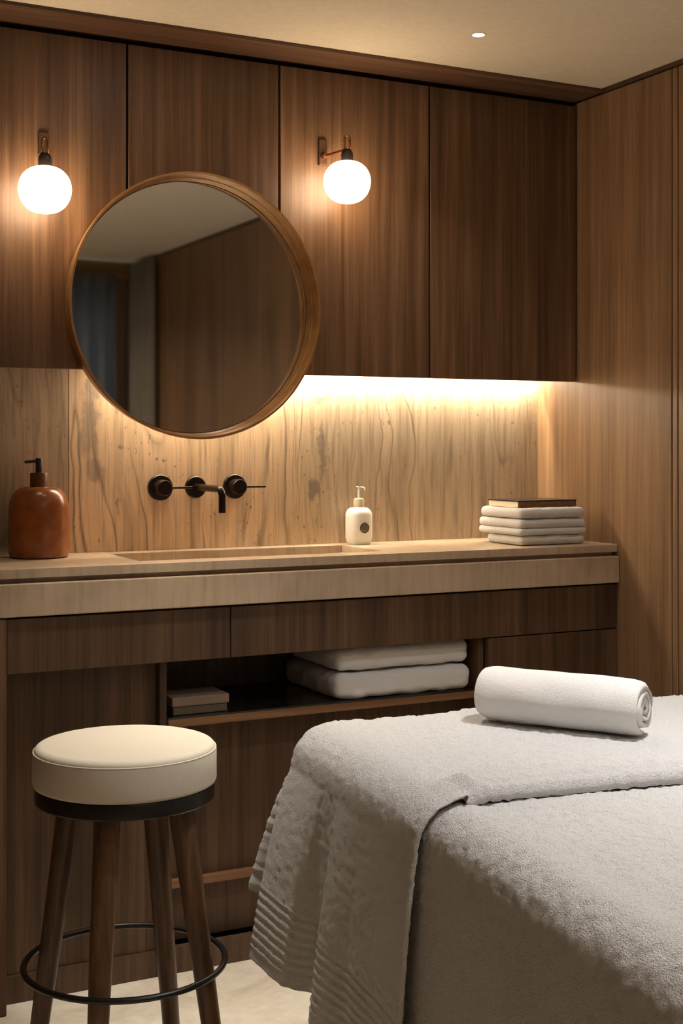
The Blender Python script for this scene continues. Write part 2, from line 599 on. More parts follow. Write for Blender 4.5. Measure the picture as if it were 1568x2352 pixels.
struct(obj('wall_front', wf, M['panel']))
wb = bmesh.new()
for (a, b2, c, d) in ((1.25, 1.29, .35, 2.12), (2.28, 2.32, .35, 2.12), (1.29, 2.28, 2.08, 2.12), (1.29, 2.28, .35, .39), (1.765, 1.805, .39, 2.08)):
    bx(a, b2, YF - .08, YF - .03, c, d, bm=wb)
wn = struct(obj('window_1', wb, M['walnut_low']))
for a, b2 in ((1.29, 1.765), (1.805, 2.28)):
    obj('pane', bx(a, b2, YF - .058, YF - .052, .39, 2.08), M['glass'], wn)
# timber strip in the ceiling over the cabinets, cap strip on the side wall, beam over the window
struct(obj('trim_1', bx(XL, XR, 3.063, YB, 2.25, ZC, .001, 1), M['walnut_soffit']))
struct(obj('trim_2', bx(XR - .006, XR + .013, YF, 3.063, 2.248, ZC, .001, 1), M['walnut_low']))
struct(obj('trim_3', bx(XL, XR - .007, YF, YF + .12, 2.185, ZC, .002, 1), M['walnut_edge']))


def curtain(name, p, q, z0, z1, mat, amp, pitch, label):
    bm = bmesh.new()
    p, q = Vector((*p, 0)), Vector((*q, 0))
    d = q - p
    L = d.length
    d.normalize()
    n = Vector((-d.y, d.x, 0))
    m = int(L / pitch * 10)
    rows = []
    for k in range(9):
        z = z0 + (z1 - z0) * k / 8
        a = amp * (1.15 - .35 * k / 8)
        rows.append([bm.verts.new(p + d * (L * i / m) + n * (a * math.sin(2 * PI * i / 10 + .4 * math.sin(i * .13))) + Vector((0, 0, z)))
                     for i in range(m + 1)])
    for r0, r1 in zip(rows, rows[1:]):
        for i in range(m):
            bm.faces.new((r0[i], r0[i + 1], r1[i + 1], r1[i]))
    o = obj(name, bm, mat, smooth='all')
    s = o.modifiers.new('cloth', 'SOLIDIFY')
    s.thickness = 0.002
    return tag(o, label, 'curtain')


curtain('window_curtain', (1.15, YF + .16), (2.27, YF + .16), .02, 2.184, M['curtain'], .022, .085,
        'blue-grey pleated curtain across the window, seen in the round mirror')
curtain('sheer_curtain', (XR - .045, YF + .22), (XR - .045, YF + .55), .02, 2.24, M['sheer'], .018, .07,
        'pale narrow curtain drawn back against the wood wall, seen in the mirror')

# ------------------------------------------------------------------ upper cabinets
SEAMS = [-1.0, -.765, -.315, .135, .585, 1.0355, 1.442, 1.891, XR - .003]
UL = ['walnut upper cabinet, %s from the round mirror, with no lamp on it' % k for k in ('sixth', 'fifth', 'fourth', 'third')] + [
    'walnut upper cabinet carrying the globe sconce above the amber bottle',
    'narrow walnut upper cabinet behind the round mirror',
    'walnut upper cabinet with a globe sconce on a bronze backplate',
    'plain dark walnut upper cabinet above the folded towels in the corner']
for i, (a, b2) in enumerate(zip(SEAMS, SEAMS[1:])):
    u = thing('upper_cabinet', UL[i], 'cabinet', ((a + b2) / 2, 3.3, 1.44), 'upper cabinet run')
    obj('body', bx(a + .0005, b2 - .0005, 3.202, YB - .001, 1.468, 2.249), M['gap'], u)
    obj('door', bx(a + .003, b2 - .003, 3.182, 3.201, 1.44, 2.236, .001, 1), M['walnut'], u)
    obj('light_baffle', bx(a + .0002, b2 - .0002, 3.2015, 3.2045, 1.4412, 1.4618), M['gap'], u)  # unseen strip, added to stop LED light leaking through the door seams
    obj('base_panel', bx(a + .001, b2 - .001, 3.2047, YB - .001, 1.462, 1.4675), M['walnut_low'], u)

# LED strip under the last two cabinets
t = thing('led_strip_light', 'warm glowing light strip tucked under the upper cabinets above the stone', 'light', (1.9, 3.33, 1.44))
LX0, LX1 = 1.05, 2.372
obj('opal_cover', bx(LX0, LX1, 3.335, 3.3655, 1.4525, 1.4615, .001, 1), M['opal'], t)
obj('channel', bx(LX0, LX1, 3.3657, 3.3667, 1.4520, 1.4618), M['bronze_plate'], t)
obj('strip', bx(LX0, LX1, 3.3690, 3.3705, 1.4605, 1.4618), M['led'], t)

# ------------------------------------------------------------------ stone splashback
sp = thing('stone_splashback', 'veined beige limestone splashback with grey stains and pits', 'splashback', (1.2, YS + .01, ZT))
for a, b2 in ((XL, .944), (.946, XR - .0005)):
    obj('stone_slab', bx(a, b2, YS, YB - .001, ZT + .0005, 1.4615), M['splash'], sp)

# ------------------------------------------------------------------ worktop
wt = thing('stone_worktop', 'long beige stone worktop with a sunken basin and deep front apron', 'worktop', (1.4, 3.2, ZT))


def frame_slab(x0, x1, y0, y1, z0, z1, hx0, hx1, hy0, hy1):
    bm = bmesh.new()
    X = [x0, hx0, hx1, x1]
    Y = [y0, hy0, hy1, y1]
    g = {}
    for k, z in enumerate((z0, z1)):
        for i, x in enumerate(X):
            for j, y in enumerate(Y):
                g[i, j, k] = bm.verts.new((x, y, z))
    for k in (0, 1):
        for i in range(3):
            for j in range(3):
                if (i, j) != (1, 1):
                    bm.faces.new((g[i, j, k], g[i + 1, j, k], g[i + 1, j + 1, k], g[i, j + 1, k]))
    ring = [(0, 0), (1, 0), (2, 0), (3, 0), (3, 1), (3, 2), (3, 3), (2, 3), (1, 3), (0, 3), (0, 2), (0, 1)]
    hole = [(1, 1), (2, 1), (2, 2), (1, 2)]
    for L in (ring, hole):
        for p, q in zip(L, L[1:] + L[:1]):
            bm.faces.new((g[*p, 0], g[*q, 0], g[*q, 1], g[*p, 1]))
    return bm


HB = (1.035, 1.70, 3.085, 3.335)
fs = frame_slab(XL, XR - .001, 3.0, YB, .962, ZT, *HB)
edges = [e for e in fs.edges if all(abs(v.co.z - ZT) < 1e-6 for v in e.verts) and
         (all(abs(v.co.y - 3.0) < 1e-6 for v in e.verts) or
          all(HB[0] - 1e-4 < v.co.x < HB[1] + 1e-4 and HB[2] - 1e-4 < v.co.y < HB[3] + 1e-4 for v in e.verts))]
bmesh.ops.bevel(fs, geom=edges, offset=.003, segments=3, profile=.5, affect='EDGES')
obj('slab', fs, M['top'], wt, smooth=True)
obj('shadow_gap', bx(XL, XR - .001, 3.022, 3.03, .951, .9618), M['top'], wt)
obj('apron', bx(XL, XR - .001, 2.99, 3.028, .877, .9508, .0025), M['top'], wt)
bb = bmesh.new()
x0, x1, y0, y1 = HB
lv = [bb.verts.new(p) for p in ((x0, y0, .962), (x1, y0, .962), (x1, y1, .962), (x0, y1, .962),
                                (x0 + .02, y0 + .012, .905), (x1 - .11, y0 + .012, .93), (x1 - .11, y1 - .012, .93), (x0 + .02, y1 - .012, .905))]
for k in range(4):
    bb.faces.new((lv[k], lv[(k + 1) % 4], lv[4 + (k + 1) % 4], lv[4 + k]))
bb.faces.new(lv[4:])
ba = obj('basin', bb, M['top'], wt)
sub('drain', bx(1.31, 1.36, y1 - .0135, y1 - .008, .930, .950, .002), M['bronze_plate'], ba, wt)

# ------------------------------------------------------------------ base cabinets
v = thing('vanity_cabinet', 'dark walnut vanity with drawers above an open towel niche', 'cabinet', (1.54, 3.2, 0))
V0, V1 = .699, XR - .002
obj('drawer', bx(V0 + .001, 1.2305, 3.0, 3.02, .751, .872, .001, 1), M['walnut_low'], v)
obj('drawer', bx(1.2335, V1, 3.0, 3.02, .751, .872, .001, 1), M['walnut_low'], v)
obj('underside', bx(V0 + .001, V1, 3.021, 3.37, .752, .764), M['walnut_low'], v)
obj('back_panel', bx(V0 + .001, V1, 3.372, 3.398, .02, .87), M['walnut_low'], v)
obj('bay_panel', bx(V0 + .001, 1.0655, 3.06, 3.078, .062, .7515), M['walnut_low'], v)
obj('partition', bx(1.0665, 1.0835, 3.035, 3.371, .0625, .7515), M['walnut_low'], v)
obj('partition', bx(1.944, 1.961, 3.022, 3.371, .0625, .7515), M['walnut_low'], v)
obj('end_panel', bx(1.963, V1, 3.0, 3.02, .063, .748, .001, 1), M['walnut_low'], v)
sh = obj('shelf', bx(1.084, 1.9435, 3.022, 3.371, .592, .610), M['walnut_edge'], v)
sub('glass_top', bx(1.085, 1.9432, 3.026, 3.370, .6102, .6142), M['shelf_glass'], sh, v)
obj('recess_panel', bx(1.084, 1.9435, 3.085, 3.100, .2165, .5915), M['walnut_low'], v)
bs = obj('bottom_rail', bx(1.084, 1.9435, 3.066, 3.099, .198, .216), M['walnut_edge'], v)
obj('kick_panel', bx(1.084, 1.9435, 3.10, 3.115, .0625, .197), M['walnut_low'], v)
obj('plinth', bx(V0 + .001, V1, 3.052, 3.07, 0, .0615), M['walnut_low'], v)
for (a, b2), lab in zip(((-1.0, -.45), (-.45, .12), (.12, .6985)), ('third', 'second', 'first')):
    u = thing('base_cabinet', 'walnut base cabinet with a flush door to the floor, %s beside the vanity' % lab, 'cabinet', ((a + b2) / 2, 3.2, 0), 'flush base cabinets')
    obj('body', bx(a + .001, b2 - .001, 3.012, YB - .002, .0, .874), M['walnut_low'], u)
    obj('door', bx(a + .001, b2 - .001, 2.992, 3.0115, .002, .874, .001, 1), M['walnut'], u)

# ------------------------------------------------------------------ round mirror
mc = Vector((1.194, 0, 1.598))
mr = thing('round_mirror', 'round mirror in a deep bronze-gold flared frame', 'mirror', (mc.x, 3.16, mc.z))
obj('glass', lathe([(0, 0), (.310, 0), (.310, -.004), (0, -.004)], (mc.x, 3.156, mc.z), 96, 'y'), M['mirror'], mr, smooth=True)
M['frame_metal'] = plain('frame_bronze', (0.55, 0.30, 0.12), 0.30, metal=0.75, nz=0.12, nscale=30)
fp = [(.306, -.010), (.316, -.010), (.3215, .030), (.3265, .060), (.3255, .0625), (.3205, .0625), (.3195, .060),
      (.3165, .033), (.3150, .0325), (.3150, .0290), (.3160, .0285), (.3105, .003), (.306, .001), (.306, -.010)]
obj('frame', lathe(fp, (mc.x, 3.162, mc.z), 128, 'y'), M['frame_metal'], mr, smooth=True)
obj('back_mount', bx(mc.x - .12, mc.x + .12, 3.1725, 3.1815, 1.55, 1.75), M['black'], mr)


# ------------------------------------------------------------------ sconces
def sconce(x, label, plate_x, plate_w, plate_z0, plate_z1, z_globe=1.902, yg=3.085):
    s = thing('globe_sconce', label, 'wall lamp', (x, 3.17, z_globe), 'globe sconces on the cabinet doors')
    gp = []
    R, n = .0605, 26
    for k in range(n + 1):
        a = PI * k / n
        r = R * max(0.0, math.sin(a)) ** .80
        h = -math.cos(a)
        h = R * (h * .93 if h < 0 else .93 * (1 - (1 - h) ** 1.0) * .93)
        gp.append((max(r, 0), h))
    gp[0] = (0, gp[0][1]); gp[-1] = (0, gp[-1][1])
    gl = obj('globe', lathe(gp, (x, yg, z_globe), 48), M['globe'], s, smooth='all')
    zt = z_globe + .050
    obj('lamp_cup', lathe([(0, 0), (.0155, 0), (.0155, .016), (.0145, .024), (.010, .031), (.005, .033), (0, .033)], (x, yg, zt), 32), M['black'], s, smooth=True)
    obj('backplate', bx(plate_x - plate_w / 2, plate_x + plate_w / 2, 3.174, 3.182, plate_z0, plate_z1, .0012), M['bronze_plate'], s)
    za = zt + .030
    zp = (plate_z0 + plate_z1) / 2 if abs(plate_x - x) > .04 else za
    obj('arm', rod((plate_x, 3.175, za - .002), (x, yg, za + .001), .0042, n=14, round_=.001), M['bronze'], s, smooth=True)
    obj('swivel', lathe([(0, -.008), (.006, -.007), (.0085, 0), (.006, .007), (0, .008)], (plate_x, 3.168, za - .002), 20, 'y'), M['bronze'], s, smooth=True)
    pts = []
    for k in range(21):
        a = PI * k / 20
        pts.append((x - .0055 * math.cos(a), yg + .004 * math.cos(a), zt + .058 + .010 * math.sin(a)))
    pts = [(x - .0065, yg + .004, zt + .026)] + pts + [(x + .0065, yg - .004, zt + .026)]
    obj('cord_loop', tube(pts, .0030, 8), M['bronze'], s, smooth='all')
    return s


sconce(.807, 'white globe sconce hanging over the amber bottle', .8275, .024, 1.945, 1.997, 1.8466)
sconce(1.588, 'white globe sconce with its bronze backplate showing, over the white bottle', 1.564, .023, 1.988, 2.056, 1.9327)

# ------------------------------------------------------------------ taps
tp = thing('wall_tap', 'dark bronze wall-mounted tap with two lever handles', 'tap', (1.29, YS, 1.145))
ZTAP = 1.146
for x, r in ((1.188, .034), (1.398, .033)):
    h = obj('handle', lathe([(0, 0), (r, 0), (r, .007), (r - .002, .009), (.021, .0095), (.021, .040), (.019, .043), (0, .043)], (x, YS, ZTAP), 40, 'y'),
            M['dark_tap'], tp, smooth=True)
    sub('lever', rod((x + .004, YS - .034, ZTAP), (x + .078, YS - .034, ZTAP), .0034, n=12, round_=.001), M['dark_tap'], h, tp, smooth=True)
sr = obj('spout_rosette', lathe([(0, 0), (.029, 0), (.029, .007), (.027, .009), (0, .009)], (1.286, YS, ZTAP), 40, 'y'), M['dark_tap'], tp, smooth=True)
pts = [(1.286, YS - .005, ZTAP)] + [(1.286, YS - .05 - .04 * k, ZTAP) for k in range(4)]
for k in range(1, 9):
    a = PI / 2 * k / 8
    pts.append((1.286, YS - .17 - .022 * math.sin(a), ZTAP - .022 * (1 - math.cos(a))))
pts.append((1.286, YS - .192, ZTAP - .060))
obj('spout', tube(pts, .0092, 18), M['dark_tap'], tp, smooth=True)


# ------------------------------------------------------------------ bottles
bt = thing('amber_bottle', 'large amber ceramic pump bottle at the end of the worktop', 'bottle', (.848, 3.297, ZT))
R = .073
prof = [(0, 0), (R - .008, 0), (R - .002, .004), (R, .012), (R + .001, .06), (R, .115)]
for k in range(1, 13):
    a = PI / 2 * k / 12
    prof.append((.026 + (R - .026) * math.cos(a) ** .8, .115 + .058 * math.sin(a)))
prof.append((0, .173))
obj('body', lathe(prof, (.848, 3.297, ZT), 64), M['amber'], bt, smooth=True)
obj('collar', lathe([(0, .172), (.022, .172), (.0215, .205), (.0205, .2075), (0, .2075)], (.848, 3.297, ZT), 32), M['amber_dark'], bt, smooth=True)
pb = lathe([(0, .207), (.0085, .207), (.0085, .241), (.0075, .243), (0, .243)], (.848, 3.297, ZT), 24)
rod((.848, 3.297, ZT + .236), (.814, 3.305, ZT + .2335), .0042, .0034, 12, .0008, bm=pb)
obj('pump', pb, M['pump_dark'], bt, smooth=True)


def super_lathe(prof, c, n=48, e=3.2):
    bm = bmesh.new()
    rings = []
    for r, h in prof:
        if r < 1e-6:
            rings.append([bm.verts.new((c[0], c[1], c[2] + h))])
            continue
        ring = []
        for k in range(n):
            a = 2 * PI * k / n
            d = (abs(math.cos(a)) ** e + abs(math.sin(a)) ** e) ** (-1 / e)
            ring.append(bm.verts.new((c[0] + r * d * math.cos(a), c[1] + r * d * math.sin(a), c[2] + h)))
        rings.append(ring)
    for a, b2 in zip(rings, rings[1:]):
        for k in range(n):
            k2 = (k + 1) % n
            if len(a) == 1:
                bm.faces.new((a[0], b2[k], b2[k2]))
            elif len(b2) == 1:
                bm.faces.new((a[k], a[k2], b2[0]))
            else:
                bm.faces.new((a[k], a[k2], b2[k2], b2[k]))
    return bm


WX, WY = 1.748, 3.325
wb_ = thing('white_bottle', 'small white pump bottle with a dark round emblem', 'bottle', (WX, WY, ZT))
r = .0335
prof = [(0, 0), (r - .006, 0), (r - .004, .003), (r - .002, .012), (r, .018), (r, .078)]
for k in range(1, 9):
    a = PI / 2 * k / 8
    prof.append((r - .017 * (1 - math.cos(a)), .078 + .024 * math.sin(a)))
prof += [(.012, .1035), (0, .1035)]
obj('body', super_lathe(prof, (WX, WY, ZT)), M['white_plastic'], wb_, smooth=True)
obj('collar', lathe([(0, .103), (.0148, .103), (.0148, .123), (.0125, .127), (.008, .128), (0, .128)], (WX, WY, ZT), 32), M['clear_cap'], wb_, smooth=True)
pb = lathe([(0, .127), (.0034, .127), (.0034, .156), (.0065, .158), (.0065, .161), (0, .161)], (WX, WY, ZT), 20)
join(pb, tube([(WX, WY, ZT + .1585), (WX + .008, WY - .010, ZT + .158), (WX + .011, WY - .014, ZT + .155), (WX + .0115, WY - .0145, ZT + .148)], .0019, 8))
obj('pump', pb, M['pump_white'], wb_, smooth=True)
eb = obj('emblem', lathe([(0, 0), (.0142, 0), (.0142, .0008), (0, .0008)], (WX, WY - r - .0002, ZT + .047), 36, 'y'), M['emblem'], wb_)
rg = [(WX + .0132 * math.cos(2 * PI * k / 36), WY - r - .0012, ZT + .047 + .0132 * math.sin(2 * PI * k / 36)) for k in range(36)]
sub('ring', tube(rg, .0012, 8, True), M['emblem_dark'], eb, wb_, smooth='all')
sw = []
for k in range(40):
    a = .3 + k * .24
    q = .0015 + .0085 * k / 40
    sw.append((WX + q * math.cos(a), WY - r - .0011, ZT + .048 + q * math.sin(a) * .95))
sub('swirl', tube(sw, .0011, 6), M['emblem_dark'], eb, wb_, smooth='all')

# ------------------------------------------------------------------ folded towels on the worktop
TX0, TX1, TY0, TY1 = 2.098, 2.322, 3.052, 3.262


def folded(name, label, group, layers, seed, mat, rk=.47):
    """one folded towel: soft layers joined by their fold; layers = [(x0,x1,y0,y1,z0,z1)]"""
    bm = bmesh.new()
    for k, L in enumerate(layers):
        h = L[5] - L[4]
        join(bm, soft_slab(*L, r=min(h * rk, .03), step=.007, amp=h * .07, fr=26, seed=seed + 7 * k))
    o = obj(name, bm, mat, smooth='all')
    return tag(o, label, 'towel', group)


z = ZT + .0008
gp_ = 'folded towels stacked on the worktop'
folded('hand_towel', 'bottom white folded towel of the stack on the worktop', gp_,
       [(TX0 + .004, TX1 - .004, TY0 + .001, TY1 - .035, z, z + .0265)], 1.0, M['terry'])
folded('hand_towel', 'middle white folded towel, doubled, in the stack on the worktop', gp_,
       [(TX0, TX1 + .002, TY0, TY1, z + .027, z + .047), (TX0 + .001, TX1, TY0 + .001, TY1 + .002, z + .046, z + .072)], 9.0, M['terry'])
folded('hand_towel', 'top white folded towel of the stack, with the book lying on it', gp_,
       [(TX0 + .002, TX1 - .001, TY0 + .0015, TY1 - .003, z + .0725, z + .102)], 17.0, M['terry'])
bz = z + .1030
bk = thing('book', 'flat book with a black cover lying on the stacked white towels', 'book', (2.21, 3.15, bz))
obj('pages', bx(2.113, 2.306, 3.085, 3.228, bz, bz + .0150), M['cream'], bk)
obj('cover', bx(2.111, 2.309, 3.083, 3.230, bz + .0152, bz + .0185, .0006, 1), M['cover'], bk)
spn = bmesh.new()
for k in range(44):
    xx = 2.116 + .190 * k / 43
    rod((xx, 3.0845, bz), (xx, 3.0845, bz + .015), .0022, n=8, bm=spn)
obj('ribbed_spine', spn, M['rib_brown'], bk, smooth=True)

# ------------------------------------------------------------------ niche towels and box
zs = .6146
gp2 = 'bath towels in the vanity niche'
folded('bath_towel', 'lower white bath towel folded in the vanity niche', gp2, [(1.530, 1.930, 3.028, 3.352, zs, zs + .066)], 31.0, M['terry_fine'], .36)
folded('bath_towel', 'upper white bath towel folded in the vanity niche', gp2, [(1.536, 1.926, 3.034, 3.325, zs + .0705, zs + .1305)], 43.0, M['terry_fine'], .36)
bo = thing('storage_box', 'small beige lidded box on the niche shelf', 'box', (1.172, 3.10, zs))
obj('base', bx(1.105, 1.243, 3.048, 3.148, zs, zs + .020, .002), M['box_dark'], bo)
obj('lid', bx(1.101, 1.247, 3.044, 3.152, zs + .0202, zs + .043, .003), M['box'], bo)

# ------------------------------------------------------------------ stool
SX, SY = .832, 2.570
st = thing('round_stool', 'round stool with cream padded seat and splayed wooden legs', 'stool', (SX, SY, 0))
R = .179
zt_ = .676
prof = [(0, zt_ - .081), (R - .007, zt_ - .081), (R - .002, zt_ - .0785), (R, zt_ - .073), (R, zt_ - .05), (R, zt_ - .018),
        (R - .0015, zt_ - .0145), (R - .003, zt_ - .0135)]
for k in range(1, 11):
    a = PI / 2 * k / 10
    prof.append((R - .003 - .016 * (1 - math.cos(a)), zt_ - .0135 + .0115 * math.sin(a)))
prof += [(R * .7, zt_ - .0005), (R * .4, zt_ + .0005), (0, zt_ + .001)]
cu = obj('cushion', lathe(prof, (SX, SY, 0), 96), M['leather'], st, smooth='all')
pp = [(SX + (R - .0018) * math.cos(2 * PI * k / 96), SY + (R - .0018) * math.sin(2 * PI * k / 96), zt_ - .014) for k in range(96)]
sub('piping', tube(pp, .0016, 8, True), M['leather'], cu, st, smooth='all')
rb = R - .004
obj('seat_base', lathe([(0, zt_ - .112), (rb - .003, zt_ - .112), (rb, zt_ - .109), (rb, zt_ - .084), (rb - .001, zt_ - .0815), (0, zt_ - .0815)], (SX, SY, 0), 96), M['black'], st, smooth=True)
vdir = YAW
for k in range(4):
    a = math.radians((-12, 69, 168, 262)[k]) - vdir
    ca, sa = math.cos(a), math.sin(a)
    top = (SX + .113 * ca, SY + .113 * sa, zt_ - .1125)
    bot = (SX + .196 * ca, SY + .196 * sa, 0.0)
    lg = rod(top, bot, .0255, .0175, 24, .002)
    for q in lg.verts:
        if q.co.z < .006:
            q.co.z = 0.0
        if q.co.z > zt_ - .113:
            q.co.z = zt_ - .1125
    obj('leg', lg, M['leg'], st, smooth=True)
rr = .1955
pp = [(SX + rr * math.cos(2 * PI * k / 96), SY + rr * math.sin(2 * PI * k / 96), .243) for k in range(96)]
obj('foot_ring', tube(pp, .0062, 12, True), M['black'], st, smooth='all')

# ------------------------------------------------------------------ treatment table
BW, BL, BZ = .93, 1.90, .72
BR = math.radians(-7.2)
BC = Vector((1.140 + .03, 2.357 - .02, 0))
mt = thing('treatment_table', 'padded treatment table hidden under white terry cloths', 'table', BC)
mt.rotation_euler = (0, 0, BR)


def lobj(name, bm, mat, parent, smooth=False):
    return obj(name, bm, mat, parent, smooth, shift=False)


lobj('mattress', bx(0.012, BW - .012, -BL, -.012, BZ - .13, BZ - .018, .02, 3), M['vinyl'], mt, True)
lobj('base_frame', bx(.05, BW - .05, -BL + .05, -.05, BZ - .20, BZ - .131), M['walnut_low'], mt)
for x in (.09, BW - .09):
    for y in (-.09, -BL + .09):
        lobj('leg', bx(x - .03, x + .03, y - .03, y + .03, 0, BZ - .2005, .004), M['walnut_low'], mt)


def smooth01(a, b2, t):
    t = max(0.0, min(1.0, (t - a) / (b2 - a)))
    return t * t * (3 - 2 * t)


def interp(tab, x):
    if x <= tab[0][0]:
        return tab[0][1]
    for (a, va), (b2, vb) in zip(tab, tab[1:]):
        if x <= b2:
            t = (x - a) / (b2 - a)
            t = t * t * (3 - 2 * t)
            return va + (vb - va) * t
    return tab[-1][1]


def pile(x, y, z, amp=1.0):
    """looped terry pile: small uneven tufts"""
    a = noise.noise(Vector((x * 120, y * 120, z * 120)))
    b2 = noise.noise(Vector((x * 60 + 5, y * 60, z * 60)))
    return amp * (.0026 * a + .0016 * b2)


def drape(name, q0, q1, far, zt, off0, re, hang, folds, topz, ribs, mat, label, lip=0.0, nq=.0055, thick=.005):
    """cloth over the table. q runs from the far end (0) towards the near end; far = hang over the far end (0: none).
    hang(sigma), folds(sigma) along the perimeter: sigma = q on the long side, negative round the corner and along the far end"""
    bm = bmesh.new()
    # rows of hang parameter
    hs = [k / 14 * .08 for k in range(1, 15)] + [.08 + (.70 - .08) * k / 56 for k in range(1, 57)]
    hs += [.70 + .30 * k / (70 if ribs else 24) for k in range(1, (71 if ribs else 25))]
    P = [('s', -h) for h in hs[::-1]] + [('t', BW * k / 170) for k in range(171)] + [('s2', h) for h in hs]
    Q = ([('s', -h) for h in hs[::-1]] if far else []) + [('t', q0 + (q1 - q0) * k / int((q1 - q0) / nq)) for k in range(int((q1 - q0) / nq) + 1)]

    def skirt(cx, cy, nx, ny, h, sig):
        H = hang(sig)
        d = h * H
        arc = re * PI / 2
        if d < arc:
            o = re * math.sin(d / re)
            zz = re * (1 - math.cos(d / re))
            s = 0.0
        else:
            o = re
            zz = re + (d - arc)
            s = (d - arc) / max(.05, H - arc)
        o += off0 * min(1, d / .03)
        o += folds(sig) * (s ** .8) * (1 - .12 * s)
        if ribs:
            dist = H - d
            if .022 < dist < .132:
                o += .0024 * (0.5 + 0.5 * math.cos(2 * PI * (dist - .022) / .0157)) - .0012
            o -= .006 * s * 0
        o += .0022 * noise.noise(Vector((cx * 9 + 3, cy * 9, zz * 7)))
        hem = ribs and H - d < .14
        pl = pile(cx, cy, zz, .25 if hem else (.7 if ribs else 1.2))
        o += pl * (1 if d > arc else math.sin(d / re))
        zz -= pl * (0 if d > arc else math.cos(d / re))
        return (cx + nx * o, cy + ny * o, zt - zz)
    grid = []
    for pk, pv in P:
        col = []
        for qk, qv in Q:
            if pk == 't' and qk == 't':
                z_ = zt + topz(pv, qv)
                e = smooth01(0, .03, pv) * smooth01(0, .03, BW - pv)
                z_ = zt + (z_ - zt) * (.35 + .65 * e) + pile(pv, qv, 0, 1.15)
                col.append(bm.verts.new((pv, -qv, z_)))
            elif pk == 's' and qk == 't':
                x, y, z_ = skirt(0, -qv, -1, 0, -pv, qv)
                col.append(bm.verts.new((x, y, z_ + .35 * topz(0, qv) * max(0, 1 - (-pv) / .05))))
            elif pk == 's2' and qk == 't':
                x, y, z_ = skirt(BW, -qv, 1, 0, pv, qv)
                col.append(bm.verts.new((x, y, z_)))
            elif pk == 't':
                x, y, z_ = skirt(pv, 0, 0, 1, -qv, -.16 - pv)
                col.append(bm.verts.new((x, y, z_)))
            else:
                a, b2 = abs(pv), abs(qv)
                r = max(a, b2)
                th = (PI / 4) * (b2 / a) if a >= b2 else PI / 2 - (PI / 4) * (a / b2)
                sx = -1 if pk == 's' else 1
                x, y, z_ = skirt(0 if pk == 's' else BW, 0, sx * math.cos(th), math.sin(th), r, -.16 * th / (PI / 2))
                col.append(bm.verts.new((x, y, z_)))
        grid.append(col)
    for c0, c1 in zip(grid, grid[1:]):
        for k in range(len(Q) - 1):
            bm.faces.new((c0[k], c0[k + 1], c1[k + 1], c1[k]))
    if lip:     # thickness of the folded near edge
        last = [c[-1] for c in grid]
        prev = last
        for s in (.35, .7, 1.0):
            new = []
            for (pk, pv), vv in zip(P, last):
                co = vv.co.copy()
                if pk == 't':
                    co.y -= lip * .45 * math.sin(s * PI / 2)
                    co.z -= lip * (1 - math.cos(s * PI / 2))
                else:
                    sg = 1 if pk == 's' else -1
                    co.x += sg * .006 * (1 - math.cos(s * PI / 2))
                    co.y -= .006 * math.sin(s * PI / 2)
                new.append(bm.verts.new(co))
            for k in range(len(new) - 1):
                bm.faces.new((prev[k], new[k], new[k + 1], prev[k + 1]))
            prev = new
    o = obj(name, bm, mat, smooth='all')
    o.location = BC
    o.rotation_euler = (0, 0, BR)
    s = o.modifiers.new('cloth', 'SOLIDIFY')
    s.thickness = thick
    s.offset = -1
    return tag(o, label, 'cloth')


# sheet underneath: whole length
def sheet_top(p, q):
    return .006 * noise.noise(Vector((p * 5, q * 5, 1.3))) + .002 * noise.noise(Vector((p * 17, q * 15, 4)))


BFOLD = [(-.8, .04), (-.22, .045), (-.14, .085), (-.085, .117), (-.05, .110), (-.02, .066), (.05, .030), (.12, .004), (.3, .008), (.45, .018), (.58, .026)]
BHANG = [(-.8, .35), (-.10, .35), (-.03, .36), (.50, .40), (.60, .62)]


def sheet_fold(s):
    if s < .58:
        return interp(BFOLD, s)
    k = smooth01(.58, .72, s)
    return .026 + k * (.014 * math.sin(s * 15 + 1.0) + .009 * math.sin(s * 29 + .5))


drape('bed_sheet', 0.0, BL, 1, BZ - .004, 0.0, .068, lambda s: interp(BHANG, s), sheet_fold, sheet_top, False, M['terry_bed'],
      'white terry sheet over the whole length of the treatment table', thick=.004)

FOLD = [(0, .094), (.10, .085), (.150, .076), (.170, .058), (.195, .024), (.235, .020), (.265, .038), (.285, .067), (.305, .071),
        (.40, .044), (.50, .034), (.60, .038)]
HANG = [(0, .478), (.12, .478), (.3, .49), (.6, .50)]


def towel_top(p, q):
    b2 = .020 * smooth01(.49, .525, q) * (1 - .35 * smooth01(.575, .60, q))
    b2 += .004 * noise.noise(Vector((p * 6, q * 6, 8.3)))
    b2 += .006 * math.exp(-((p - .30) / .05) ** 2 - (q / .02) ** 2)
    return b2


drape('bath_sheet', 0.004, .60, 0, BZ + .006, .004, .080, lambda s: interp(HANG, s), lambda s: interp(FOLD, s), towel_top, True, M['terry_bed'],
      'large white terry towel with ribbed hem laid across the table beside the cabinet', lip=.022)

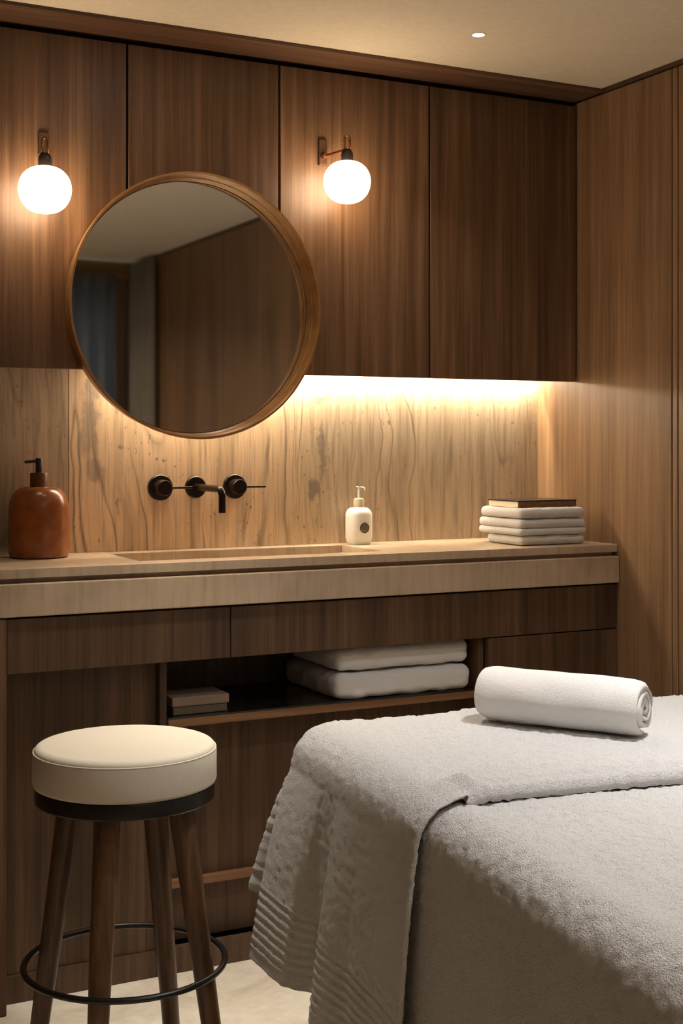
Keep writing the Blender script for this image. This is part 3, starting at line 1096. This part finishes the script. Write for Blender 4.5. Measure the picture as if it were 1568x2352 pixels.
# ------------------------------------------------------------------ rolled towel
RX, RY, RR, RL = 1.524, 2.080, .056, .335
rt_bm = bmesh.new()
turns = 3.6
n = int(turns * 40)
thk = .0118
sec_o, sec_i = [], []
for k in range(n + 1):
    th = 2 * PI * turns * k / n
    rad = .006 + (RR - .006) * (k / n)
    wob = 1 + .02 * math.sin(3 * th + .8)
    half = thk / 2 * min(1, (n - k) / 10 + .25)
    ang = th - 5.17
    sec_o.append((rad * wob * math.cos(ang), rad * wob * math.sin(ang), rad))
    sec_i.append(((rad - 2 * half) * wob * math.cos(ang), (rad - 2 * half) * wob * math.sin(ang), rad - half))
sl = 48
grid = []
for s in range(sl + 1):
    u = -1 + 2 * s / sl
    u = math.copysign(1 - (1 - abs(u)) ** 1.5, u)
    row = []
    for lst, inner in ((sec_o, False), (sec_i, True)):
        line = []
        for (y, z_, rad) in lst:
            end = RL / 2 - .016 * (rad / RR) ** 6 - .010 * (1 - rad / RR) + .004 * math.sin(rad * 500)
            x = u * end
            e = max(0.0, (abs(x) - (RL / 2 - .045)) / .045)
            sh_ = 1 - .20 * e ** 2.5 * (rad / RR)
            nn_ = 1 + .03 * noise.noise(Vector((x * 14, y * 30, z_ * 30)))
            line.append(rt_bm.verts.new((x, y * sh_ * nn_, z_ * sh_ * nn_)))
        row.append(line)
    grid.append(row)
for s in range(sl):
    for w in (0, 1):
        a, b2 = grid[s][w], grid[s + 1][w]
        for k in range(n):
            rt_bm.faces.new((a[k], a[k + 1], b2[k + 1], b2[k]))
    for k in (0, n):
        rt_bm.faces.new((grid[s][0][k], grid[s + 1][0][k], grid[s + 1][1][k], grid[s][1][k]))
for s in (0, sl):
    a, b2 = grid[s]
    for k in range(n):
        rt_bm.faces.new((a[k], a[k + 1], b2[k + 1], b2[k]))
for q in rt_bm.verts:      # settles on the cloth
    if q.co.z < -RR * .90:
        q.co.z = -RR * .90 + (q.co.z + RR * .90) * .15
ro = obj('rolled_towel', rt_bm, M['terry_fine'], smooth='all')
ro.location = (RX, RY, BZ + .006 + RR * .93 + .004)
ro.rotation_euler = (0, 0, math.atan2(-.848, .530))
tag(ro, 'thick white towel rolled up on the treatment table', 'towel')


# ------------------------------------------------------------------ downlights
DL = ['small recessed ceiling downlight above the corner by the folded towels'] + ['small recessed ceiling downlight over the middle of the treatment table',
     'small recessed ceiling downlight above the floor between stool and vanity',
     'small recessed ceiling downlight over the near end of the treatment table',
      'added warm fill light, unseen, on the ceiling over the open floor away from the vanity']
for i, (x, y, p, spread) in enumerate(SPOTS):
    d = thing('ceiling_downlight', DL[i], 'light', (x, y, ZC), 'ceiling downlights')
    lr = .0150 if i == 0 else .060
    obj('lens', lathe([(0, -.0012), (lr, -.0012), (lr, -.0002), (0, -.0002)], (x, y, ZC), 32), M['lens'], d)
    obj('trim_ring', lathe([(lr + .0002, -.0002), (lr + .0002, -.0016), (lr + .0028, -.0010), (lr + .0030, -.0002), (lr + .0002, -.0002)], (x, y, ZC), 32), M['ceiling'], d, smooth=True)
    ld = bpy.data.lights.new('downlight_beam', 'AREA')
    ld.shape = 'DISK'
    ld.size = .05 if i == 0 else .12
    ld.energy = p
    ld.color = SPOTC[i]
    ld.spread = math.radians(spread)
    lo = bpy.data.objects.new('downlight_beam', ld)
    C.objects.link(lo)
    lo.parent = d
    lo.location = (0, 0, -.004)
